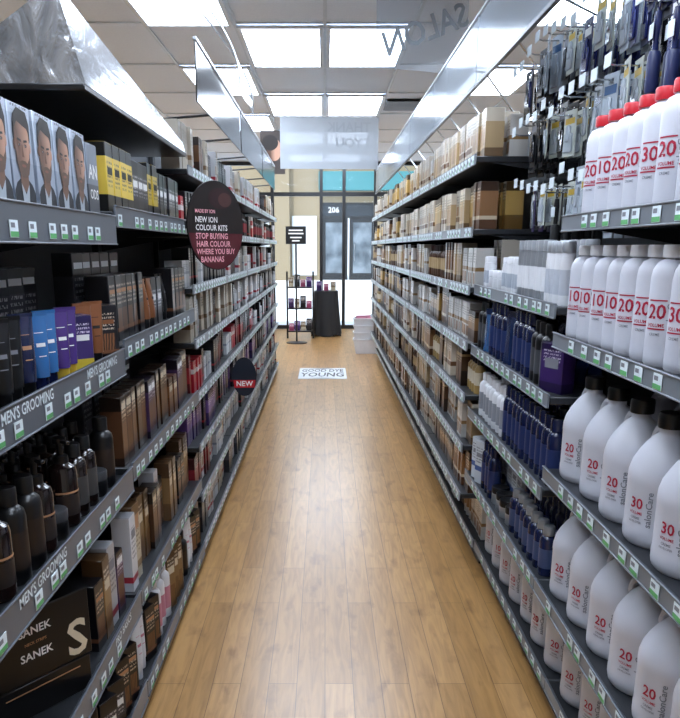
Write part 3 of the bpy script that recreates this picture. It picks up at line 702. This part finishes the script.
# ---------------------------------------------------------------- headers, canopy, signs over the shelves
foil = NT('brushed_silver_sheet'); tc = foil.new('ShaderNodeTexCoord'); mp = foil.new('ShaderNodeMapping'); mp.inputs['Scale'].default_value = (9, 1.6, 4); mp.inputs['Rotation'].default_value = (R(35), 0, 0)
nz = foil.new('ShaderNodeTexNoise'); nz.inputs['Scale'].default_value = 1.6; nz.inputs['Detail'].default_value = 4; nz.inputs['Distortion'].default_value = .6
foil.l(tc.outputs['Object'], mp.inputs[0]); foil.l(mp.outputs[0], nz.inputs['Vector'])
bp = foil.new('ShaderNodeBump'); bp.inputs['Strength'].default_value = .3; bp.inputs['Distance'].default_value = .04
foil.l(nz.outputs['Fac'], bp.inputs['Height']); foil.l(bp.outputs[0], foil.b.inputs['Normal'])
rpf = foil.new('ShaderNodeValToRGB'); rpf.color_ramp.elements[0].position = .38; rpf.color_ramp.elements[0].color = (.32, .34, .37, 1); rpf.color_ramp.elements[1].position = .62; rpf.color_ramp.elements[1].color = (.64, .66, .69, 1)  # reflection streaks painted into the grey of the metal
foil.l(nz.outputs['Fac'], rpf.inputs[0]); foil.l(rpf.outputs[0], foil.b.inputs['Base Color'])
foil.b.inputs['Metallic'].default_value = .75; foil.b.inputs['Roughness'].default_value = .2
base = (-.80, 2.7, 1.875)
cn = empty('display_canopy', base); tag(cn, 'wedge-shaped silver canopy on top of the near left shelving, tapering away', 'canopy')
n0 = [(-XL, 2.03, 1.893), (-.65, 2.03, 2.12), (-.82, 2.03, 2.01), (-1.01, 2.03, 1.893)]
n1 = [(-XL, 3.41, 1.893), (-XL-.01, 3.41, 1.93), (-.82, 3.41, 1.915), (-1.01, 3.41, 1.893)]
MB().add(n0+n1, [(0, 1, 2, 3), (4, 7, 6, 5), (0, 4, 5, 1), (1, 5, 6, 2), (2, 6, 7, 3), (3, 7, 4, 0)]).build('silver_wedge', foil.m, cn, base)
MB().box(-XL+.003, -1.04, 2.01, 3.415, 1.8755, 1.892, 0, .003).build('black_deck', BLACKP, cn, base)
for n, (a, b_) in enumerate([(3.28, 4.88), (4.94, 6.5), (6.56, 8.1)]):
    r = empty('header_panel', (-.516, (a+b_)/2, 2.07)); bs = r.location.copy()
    tag(r, f'smoked glossy header panel over the left shelves, {ORD[n]} from the near end', 'header panel', 'left header panels')
    MB().box(-.519, -.513, a, b_, 2.07, 2.30, 0, .001).build('panel', SMOKE, r, bs)
    MB().box(-.524, -.508, a, b_, 2.295, 2.31, 0, .002).build('top_channel', SILVER, r, bs)
    for yy in (a+.5, b_-.3): MB().tube([(-.521, yy, 2.1), (-.72, yy, 2.085), (-1.03, yy, 2.057)], .006, 6).build('bracket', STEEL, r, bs)
for n in range(6):
    a = 2.17+1.3*n; b_ = a+1.29
    r = empty('header_panel', (.64, (a+b_)/2, 2.17)); bs = r.location.copy()
    tag(r, f'frosted grey header panel over the right shelves, {ORD[n]} from the near end', 'header panel', 'right header panels')
    MB().box(.637, .643, a, b_, 2.17, 2.43, 0, .001).build('panel', ACRYL, r, bs)
    MB().box(.632, .648, a, b_, 2.155, 2.172, 0, .002).build('bottom_channel', RAILD, r, bs)
    MB().box(.632, .648, a, b_, 2.428, 2.44, 0, .002).build('top_channel', SILVER, r, bs)
    for yy in (a+.3, b_-.3):
        zt = 2.308 if yy < 3.42 else 2.108
        MB().tube([(.64, yy, 2.445), (.87, yy, 2.42), (1.13, yy, zt)], .006, 6).build('bracket', CHROME, r, bs)
# clear curved sheet hanging from the ceiling on the left, dark tint imitating reflections
r = empty('curved_clear_panel', (-.66, 4.85, 2.33)); tag(r, 'clear curved plastic panel hanging beside the left header panel', 'hanging panel')
arc = [(-.14+.34*math.sin(R(q)), .62-.62*(q/100)-.02*math.sin(R(q*1.8))) for q in range(0, 101, 5)]
b = MB(); m_ = len(arc)
b.add([(x, y, z) for y in (-.45, .35) for x, z in arc], [(i, i+1, m_+i+1, m_+i) for i in range(m_-1)], 0, True); b.build('sheet', CLEARS, r)
for y in (-.45, .35): MB().tube([(x, y, z) for x, z in arc], .006, 6).build('edge_trim', SILVER, r)
for y in (-.43, .33): MB().tube([(-.14, y, .62), (-.14, y, .655)], .003, 5).build('hanger', CHROME, r)

# round sign, angled towards the aisle
r = empty('round_sign', (-.478, 3.43, 1.40), R(58)); tag(r, 'round black promotional sign about bananas jutting out between left bays', 'sign')
ZC = .194
b = MB(); b.lathe([(0, -.003), (.188, -.003), (.188, .003), (0, .003)], 40); b.turn(Matrix.Translation((0, 0, ZC)) @ Matrix.Rotation(R(90), 4, 'X')); b.build('disc', mat('sign_black', '#1b1518', .4), r)
t = MB(); yy = -.0045
t.ell(0, ZC, .184, .184, -.0035, 2, n=30, a0=190, a1=350)
lines = [('MADE BY ION', .021, .058, 0), ('NEW ION', .033, .023, 1), ('COLOUR KITS', .033, -.010, 1), ('STOP BUYING', .034, -.045, 0), ('HAIR COLOUR', .034, -.078, 0), ('WHERE YOU BUY', .0325, -.110, 0), ('BANANAS', .034, -.143, 0)]
for st, sz, z, mi in lines:
    v, f = text_geo(st, sz); w = max(p[0] for p in v); t.text(st, sz, (-.138 if z > -.13 else -.112)+w, z+ZC, yy, mi)
t.build('lettering', [mat('sign_pink', '#fab0bb', .5), WHITEINK, mat('sign_dark_red', '#561622', .5)], r)
t = MB(); t.ell(.03, ZC+.115, .08, .045, yy, 0); t.ell(.06, ZC+.11, .045, .03, yy-.0005, 1); t.build('picture', [mat('sign_maroon', '#2e161c', .5), mat('sign_brown', '#4a2a2a', .5)], r)
MB().box(-.195, -.12, .004, .012, ZC-.015, ZC+.015, 0, .002).build('mounting_arm', STEEL, r)
r = empty('shelf_flag', (-.515, 4.75, .58)); tag(r, 'small rounded navy shelf flag reading NEW in white on red', 'sign')
b = MB(); b.lathe([(0, -.002), (.078, -.002), (.078, .002), (0, .002)], 28, sy=1.6); b.turn(Matrix.Translation((0, 0, .125)) @ Matrix.Rotation(R(90), 4, 'X')); b.build('card', mat('flag_navy', '#16202f', .4), r)
t = MB(); t.flat([(-.064, .055), (.064, .055), (.072, .105), (-.072, .105)], -.003, 0); t.text('NEW', .046, 0, .08, -.0036, 1); t.build('lettering', [REDP, WHITEINK], r)

# ---------------------------------------------------------------- room shell
fl = NT('wood_plank_floor'); tc = fl.new('ShaderNodeTexCoord')
mp = fl.new('ShaderNodeMapping'); mp.inputs['Rotation'].default_value = (0, 0, R(90)); fl.l(tc.outputs['Object'], mp.inputs[0])
br = fl.new('ShaderNodeTexBrick'); br.inputs['Scale'].default_value = 1; br.inputs['Brick Width'].default_value = 1.0; br.inputs['Row Height'].default_value = .1
br.inputs['Mortar Size'].default_value = .0013; br.inputs['Mortar Smooth'].default_value = .2; br.offset = .37
br.inputs['Color1'].default_value = lin('#ba905c'); br.inputs['Color2'].default_value = lin('#a67d4a'); br.inputs['Mortar'].default_value = lin('#6f5030')
fl.l(mp.outputs[0], br.inputs['Vector'])
m2 = fl.new('ShaderNodeMapping'); m2.inputs['Scale'].default_value = (17, 1.5, 1); fl.l(tc.outputs['Object'], m2.inputs[0])
nz = fl.new('ShaderNodeTexNoise'); nz.inputs['Scale'].default_value = 1.8; nz.inputs['Detail'].default_value = 9; nz.inputs['Distortion'].default_value = 1.8; fl.l(m2.outputs[0], nz.inputs['Vector'])
rp = fl.new('ShaderNodeValToRGB'); rp.color_ramp.elements[0].position = .33; rp.color_ramp.elements[0].color = (.74, .69, .62, 1); rp.color_ramp.elements[1].position = .62; rp.color_ramp.elements[1].color = (1.09, 1.08, 1.06, 1)
fl.l(nz.outputs['Fac'], rp.inputs[0])
mx = fl.new('ShaderNodeMix', data_type='RGBA', blend_type='MULTIPLY'); mx.inputs[0].default_value = .82
fl.l(br.outputs['Color'], mx.inputs[6]); fl.l(rp.outputs[0], mx.inputs[7])
n3 = fl.new('ShaderNodeTexNoise'); n3.inputs['Scale'].default_value = 7; n3.inputs['Detail'].default_value = 4
m4 = fl.new('ShaderNodeMapping'); m4.inputs['Scale'].default_value = (1.9, .8, 1); fl.l(tc.outputs['Object'], m4.inputs[0]); fl.l(m4.outputs[0], n3.inputs['Vector'])
r3 = fl.new('ShaderNodeValToRGB'); r3.color_ramp.elements[0].position = .28; r3.color_ramp.elements[0].color = (.5, .41, .33, 1); r3.color_ramp.elements[1].position = .43; r3.color_ramp.elements[1].color = (1, 1, 1, 1); fl.l(n3.outputs['Fac'], r3.inputs[0])
mx2 = fl.new('ShaderNodeMix', data_type='RGBA', blend_type='MULTIPLY'); mx2.inputs[0].default_value = .7; fl.l(mx.outputs[2], mx2.inputs[6]); fl.l(r3.outputs[0], mx2.inputs[7])
fl.l(mx2.outputs[2], fl.b.inputs['Base Color']); fl.b.inputs['Roughness'].default_value = .28; fl.b.inputs['Specular IOR Level'].default_value = .8
YF = 14.5; H = 3.02
struct(MB().box(-4.2, 4.2, -3, YF, -.05, 0).build('floor', fl.m))
ceil = mat('ceiling_tile', '#eaf1fc', .9, var=.06, scale=60)
struct(MB().box(-4.2, 4.2, -3, YF+.1, H, H+.05).build('ceiling', ceil))
wallm = mat('wall_paint', '#d8d3c8', .8)
struct(MB().box(-4.25, -4.2, -3, YF, 0, H).build('wall_left', wallm)); struct(MB().box(4.2, 4.25, -3, YF, 0, H).build('wall_right', wallm))
struct(MB().box(-4.25, 4.25, -3.05, -3, 0, H).build('wall_back', wallm))
g = MB(); GX = .63; Y0 = 4.59
for k in range(-6, 7): g.box(k*GX-.012, k*GX+.012, -3, YF, H-.012, H-.001)
for k in range(-6, 9):
    yk = Y0+1.22*k
    if -3 < yk < YF: g.box(-4.2, 4.2, yk-.012, yk+.012, H-.011, H-.0015)
struct(g.build('trim_1', mat('ceiling_grid_white', '#d5dde4', .5)))
# ceiling lights, including unseen fill lights added for brightness
DIFF = mat('lit_diffuser', '#dfecff', .5, var=.02, emit=13)
FRM = mat('light_frame', '#dfe3e6', .5)
lc = empty('ceiling_light')
f = MB(); w, d = .61, 1.2
for a in ((-w/2, w/2, -d/2, -d/2+.03), (-w/2, w/2, d/2-.03, d/2), (-w/2, -w/2+.03, -d/2+.03, d/2-.03), (w/2-.03, w/2, -d/2+.03, d/2-.03)): f.box(*a, 0, .022, 0, .002)
f.build('frame', FRM, lc); MB().box(-w/2+.031, w/2-.031, -d/2+.031, d/2-.031, .006, .016).build('diffuser', DIFF, lc)
CL = Proto(lc, .6, 1.2, .02, 'light', 'ceiling light')
spots = [(-.5, 1), (.5, 1), (-.5, 3), (.5, 3), (-.5, 5), (.5, 5), (-.5, 7), (.5, 7), (-1.5, 0), (-1.5, 2), (-1.5, 4), (2.75, 0), (2.5, 2), (-.5, -1), (.5, -1), (-.5, -3), (.5, -3), (-3.5, -1), (3.5, -1), (-3.5, 2), (3.5, 4), (-3.5, 5),
         (-2.5, -2), (2.5, -2), (-4.5, 0), (4.5, 1), (-4.5, 3), (4.5, 6), (-1.5, -4), (1.5, -4)]  # outer and foreground lights out of view, added to brighten aisle and shelves
for n, (x, k) in enumerate(spots):
    CL.put((x*GX, Y0+.61+1.22*k, H-.035), 0, f'recessed fluorescent ceiling light, {("left" if x < 0 else "right")} of aisle centre by {abs(x*GX):.1f} metres, row {k+5}', 'fluorescent ceiling lights')
r = empty('air_vent', (1.5*GX, 8.86, H-.034)); tag(r, 'dark square louvred air vent in the ceiling beyond the right header', 'air vent')
MB().box(-.29, .29, -.29, .29, .012, .02).build('backing', BLACKP, r)
b = MB()
for q in range(8): b.box(-.28, .28, -.27+q*.07, -.235+q*.07, .002, .008)
b.build('louvre', mat('vent_grey', '#8d9196', .5), r)

# ---------------------------------------------------------------- storefront
BLK = mat('black_aluminium', '#17181b', .35)
fr = MB()
xs = [-4.2, -2.4, -1.0, -.10, .32, .90, 2.4, 4.14]
for x in xs: fr.box(x, x+.06, YF, YF+.1, 0, H)
for z in (0, 2.42, H-.07): fr.box(-4.2, 4.2, YF+.01, YF+.09, z, z+.07)
w = struct(fr.build('window_1', BLK)); MB().box(-4.2, 4.2, YF+.045, YF+.052, .02, H-.02).build('glass', GLASS, w)
struct(MB().box(-25, 25, YF+.1, 60, -.08, -.03).build('sidewalk', mat('pale_concrete', '#e4e8ea', .8, var=.06, scale=3)))
YB = 38
bd = empty('opposite_building', (0, YB, -.03)); tag(bd, 'beige stucco building with teal band and tall glass doors numbered 206 across the walkway', 'building')
bs = (0, YB, -.03); stc = mat('beige_stucco', '#94866c', .85, scale=20)
XA, XB2, ZD = -.25, 2.55, 3.62
b = MB(); b.box(-25, XA, YB, YB+.3, -.03, 9); b.box(XB2, 25, YB, YB+.3, -.03, 9); b.box(XA, XB2, YB, YB+.3, ZD, 9)
b.box(-2.6, -1.7, YB-.6, YB-.001, -.03, 9); b.box(3.0, 3.9, YB-.6, YB-.001, -.03, 4.1); b.build('wall', stc, bd, bs)
b = MB(); b.box(-25, -2.7, YB-.1, YB-.002, .2, 3.0); b.box(-1.6, -.4, YB-.1, YB-.002, .2, 3.0); b.build('window_panel', mat('pale_display_window', '#ccd3d8', .2), bd, bs)
MB().box(-.3, 6, YB-.5, YB-.01, 4.15, 5.0, 0, .02).build('awning', mat('teal_canvas', '#3f8187', .6), bd, bs)
dm = NT('painted_reflection_glass'); tcd = dm.new('ShaderNodeTexCoord'); nzd = dm.new('ShaderNodeTexNoise'); nzd.inputs['Scale'].default_value = 1.3; nzd.inputs['Detail'].default_value = 2
dm.l(tcd.outputs['Object'], nzd.inputs['Vector']); rpd = dm.new('ShaderNodeValToRGB'); rpd.color_ramp.elements[0].position = .35; rpd.color_ramp.elements[0].color = lin('#505a63'); rpd.color_ramp.elements[1].position = .65; rpd.color_ramp.elements[1].color = lin('#84909a')  # cloudy reflections painted into the door glass colour
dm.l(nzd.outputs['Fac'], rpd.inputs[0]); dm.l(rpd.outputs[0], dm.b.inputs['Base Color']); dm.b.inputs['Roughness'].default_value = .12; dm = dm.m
fm = mat('dark_door_frame', '#17191c', .4); xm = (XA+XB2)/2
for x0, x1 in ((XA+.1, xm-.04), (xm+.04, XB2-.1)):
    d0 = MB(); d0.box(x0, x1, YB+.05, YB+.1, -.02, .3); d0.box(x0, x1, YB+.05, YB+.1, 2.7, 2.9)
    for q in (x0, x1-.18): d0.box(q, q+.18, YB+.05, YB+.1, .3, 2.7)
    dd = d0.build('door', fm, bd, bs)
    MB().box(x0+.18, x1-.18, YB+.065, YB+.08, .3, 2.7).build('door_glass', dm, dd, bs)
    q = x1-.26 if x0 < xm-.5 else x0+.26; MB().tube([(q, YB+.03, .9), (q, YB-.02, .95), (q, YB-.02, 1.7), (q, YB+.03, 1.75)], .025, 6).build('handle', CHROME, dd, bs)
b = MB(); b.box(XA, XB2, YB+.04, YB+.1, ZD-.1, ZD); b.box(XA, XA+.1, YB+.04, YB+.1, -.03, ZD-.1); b.box(XB2-.1, XB2, YB+.04, YB+.1, -.03, ZD-.1); b.box(XA+.1, XB2-.1, YB+.04, YB+.1, 2.9, 3.0); b.box(XA+.1, XB2-.1, YB+.06, YB+.09, 3.0, ZD-.1, 1)
b.build('door_surround', [fm, mat('dark_transom_glass', '#232b33', .1)], bd, bs)
t = MB(); t.text('206', .36, .42, 3.27, YB+.035); t.build('house_number', WHITEINK, bd, bs)

# ---------------------------------------------------------------- things near the entrance
r = empty('floor_decal', (-.03, 9.2, .001)); tag(r, 'white floor mat with black decorative lettering in the aisle', 'floor mat')
MB().box(-.29, .29, -.40, .40, 0, .004, 0, .001).build('mat', mat('mat_white', '#d4d7d9', .6), r)
t = MB()
for q, st, sz, zz in ((0, 'GOOD DYE', .12, .2), (0, 'YOUNG', .17, -.12)):
    v, f = text_geo(st, sz); wv_ = max(p[0] for p in v); t.add([(x*.26/wv_+.03*(y/.1)*.3, y*2.4+zz, .0048) for x, y in v], f)
for yy2 in (.35, -.36): t.poly([(-.2, yy2, .0048), (0, yy2-.02, .0048), (.2, yy2, .0048), (0, yy2+.02, .0048)])
t.build('lettering', DARKINK, r)
r = empty('sign_stand', (-.46, 12.3, 0)); tag(r, 'black pole sign stand with round base near the entrance', 'sign stand')
MB().lathe([(0, 0), (.17, 0), (.17, .012), (.03, .03), (0, .03)], 24).build('base', BLACKP, r); MB().lathe([(0, .03), (.014, .03), (.014, 1.57), (0, 1.57)], 10).build('pole', BLACKP, r)
b = MB(); b.box(-.16, .16, -.012, .012, 1.56, 1.83, 0, .003); sg = b.build('sign_board', BLACKP, r)
t = MB()
for q, ww in ((1.77, .11), (1.72, .12), (1.66, .09), (1.61, .06)): t.flat([(-ww, q-.010), (ww, q-.010), (ww, q+.010), (-ww, q+.010)], -.0135)
t.build('white_print', WHITEINK, sg)
r = empty('display_rack', (-.42, 12.95, 0)); tag(r, 'dark freestanding display rack of small gifts behind the sign stand', 'display rack')
for x in (-.22, .22): MB().box(x-.015, x+.015, -.015, .015, 0, 1.12, 0, .003).build('post', BLACKP, r)
for z in (.12, .5, .85): MB().box(-.2, .2, -.15, .15, z, z+.02, 0, .003).build('shelf', BLACKP, r)
kinds = [fc('purple gift carton', .09, .16, [(0, '#33214f'), (.5, '#5f4380')], '#ffffff', name='gift_carton'), fc('pink gift carton', .08, .12, [(0, '#93405e'), (.5, '#b06a84')], '#ffffff', name='gift_carton'), fc('black gift carton', .09, .2, [(0, '#17171a'), (.4, '#3d3d44')], '#ffffff', name='gift_carton'), fc('cream gift carton', .08, .15, [(0, '#b4a890'), (.4, '#7a6a54')], '#ffffff', name='gift_carton')]
for a, z in enumerate((.14, .52, .87)):
    for q in range(4):
        p = kinds[(a*3+q*3+1) % 4]; p.put((-.42-.15+q*.1, 12.9+rnd.uniform(0, .04), z), R(rnd.uniform(-8, 8)), f'{p.desc}, {ORD[q]} from left on {level(a, 3)} shelf of entrance display rack', 'gift cartons on the entrance rack')
r = empty('draped_table', (0.02, 13.4, 0)); tag(r, 'small table under a black floor-length cloth by the glass front', 'table')
b = MB(); n = 60; vs = []
for j, (z, sc) in enumerate(((0, 1.22), (.2, 1.15), (.5, 1.06), (.76, 1.0), (.78, .98))):
    for k in range(n):
        a = 2*math.pi*k/n; rr = sc*(1+(.09, .07, .03, 0, 0)[j]*math.sin(11*a)); cx, sx = math.cos(a), math.sin(a)
        vs.append((.21*rr*math.copysign(abs(cx)**.6, cx), .21*rr*math.copysign(abs(sx)**.6, sx), z+(.02*math.sin(5*a)+.02 if j == 0 else 0)))
fs = [(j*n+k, j*n+(k+1) % n, (j+1)*n+(k+1) % n, (j+1)*n+k) for j in range(4) for k in range(n)]+[tuple(range(4*n, 5*n))]
b.add(vs, fs, 0, True); b.build('cloth', mat('black_cloth', '#161619', .7), r)
MB().box(-.17, .17, -.17, .17, .74, .765).build('table_top', BLACKP, r)
for sx in (-.13, .13):
    for sy in (-.13, .13): MB().box(sx-.015, sx+.015, sy-.015, sy+.015, 0, .74).build('leg', BLACKP, r)
for q in range(3):
    p = kinds[(0, 1, 3)[q]]; p.put((-.10+q*.12, 13.35, .78), R(8*q-6), f'{p.desc} standing on the black-clothed table by the glass front', 'gift cartons on the draped table')
# shopping baskets
bk = empty('shopping_basket'); b = MB(); n = 4
def ring(hx, hy, z): return [(-hx, -hy, z), (hx, -hy, z), (hx, hy, z), (-hx, hy, z)]
vs = ring(.15, .1, 0)+ring(.19, .135, .2)+ring(.2, .145, .2)+ring(.2, .145, .215)+ring(.18, .125, .215)+ring(.142, .092, .006)
fs = [(3, 2, 1, 0)]+[(j*4+k, j*4+(k+1) % 4, j*4+4+(k+1) % 4, j*4+4+k) for j in range(5) for k in range(4)]+[(20, 21, 22, 23)]
b.add(vs, fs); b.build('tub', mat('basket_white', '#d6d8dc', .45), bk)
MB().tube([(-.19, 0, .2), (-.17, .05, .214), (-.1, .1, .222), (.1, .1, .222), (.17, .05, .214), (.19, 0, .2)], .006, 6).build('handle', BLACKP, bk)
BK = Proto(bk, .4, .3, .215, 'basket', 'basket')
for q in range(4): BK.put((.61, 11.1, q*.1), R(2*q-4), f'white plastic shopping basket, {ORD[q]} from the floor in the stack beyond right shelves', 'stacked shopping baskets')
pb = pouch('pink tissue bag', .17, .2, .1, PINK, PINK, 'gift_bag')
pb.put((.53, 11.08, .33), R(12), 'pink bag standing in the top white basket, nearer the aisle', 'pink bags in the baskets')
pb.put((.69, 11.12, .33), R(-10), 'pink bag standing in the top white basket, nearer the shelves', 'pink bags in the baskets')

# hanging signs and poster
def hang(name, cx, y, z0, w, h, m, label, cat, rz=0):
    r = empty(name, (cx, y, z0), R(rz)); tag(r, label, cat)
    MB().box(-w/2, w/2, -.003, .003, 0, h, 0, .001).build('panel', m, r)
    for x in (-w*.42, w*.42): MB().tube([(x, 0, h), (x, 0, H-.012-z0)], .002, 5).build('wire', CHROME, r)
    return r
r = hang('hanging_sign', .045, 8.25, 2.29, 1.01, .5, clear_mat('frosted_sign', '#c6cdd4', .85, .3), 'large frosted white rectangular sign hanging above the aisle', 'sign', 3)
t = MB(); t.text('THANK', .13, .2, .4, -.0045, mirror=True); t.text('YOU', .13, .2, .25, -.0045, mirror=True); t.build('faint_lettering', mat('faint_grey', '#b0b7be', .6), r)
r = hang('hanging_sign', .60, 5.1, 2.56, .62, .44, clear_mat('clear_sign_sheet', '#8d979f', .18, .05), 'clear plastic sign with dark mirrored lettering hanging near the ceiling', 'sign', 20)
t = MB(); t.text('SALON', .19, .02, .23, -.0045, mirror=True, tilt=22); t.build('dark_lettering', mat('sign_grey_ink', '#737a81', .5), r)
r = hang('hanging_poster', -.64, 9.8, 2.38, .3, .5, mat('poster_dark', '#3a302c', .5), 'dark poster with a face hanging at the far end of left shelves', 'poster')
t = MB(); t.ell(.02, .28, .09, .13, -.0045, 0); t.ell(-.03, .36, .1, .09, -.005, 1); t.build('face_print', [SKIN, HAIRM], r)

# ---------------------------------------------------------------- lights, world, camera
su = bpy.data.lights.new('sun', 'SUN'); su.energy = 4.4; su.angle = .01; su.color = (1, .98, .95)
o = link('sun', su); o.rotation_euler = (R(32), 0, R(-18))
wd = bpy.data.worlds.new('sky'); S.world = wd; wd.use_nodes = True; nt = wd.node_tree; bg = nt.nodes['Background']
tc = nt.nodes.new('ShaderNodeTexCoord'); sp = nt.nodes.new('ShaderNodeSeparateXYZ'); rp = nt.nodes.new('ShaderNodeValToRGB')
rp.color_ramp.elements[0].position = .0; rp.color_ramp.elements[0].color = (.9, .95, 1, 1); rp.color_ramp.elements[1].position = .7; rp.color_ramp.elements[1].color = (.72, .85, 1, 1)
nt.links.new(tc.outputs['Generated'], sp.inputs[0]); nt.links.new(sp.outputs[2], rp.inputs[0]); nt.links.new(rp.outputs[0], bg.inputs[0]); bg.inputs[1].default_value = 1.9
for p in PROTOS:
    if not p.used:
        print('UNUSED', p.desc)
        for ch in KIDS.get(p.root.name, []): bpy.data.objects.remove(ch)
        bpy.data.objects.remove(p.root)
PITCH = math.atan(205/775)
cam = bpy.data.cameras.new('camera'); co = link('camera', cam); co.location = (0, 0, 1.5); co.rotation_euler = (R(90)-PITCH, 0, 0)
cam.sensor_width = 36; cam.lens = 751/718*36; cam.shift_x = 15/718; cam.shift_y = (248+751*math.tan(PITCH)-359)/718; cam.clip_start = .05
S.camera = co
S.view_settings.view_transform = 'Standard'
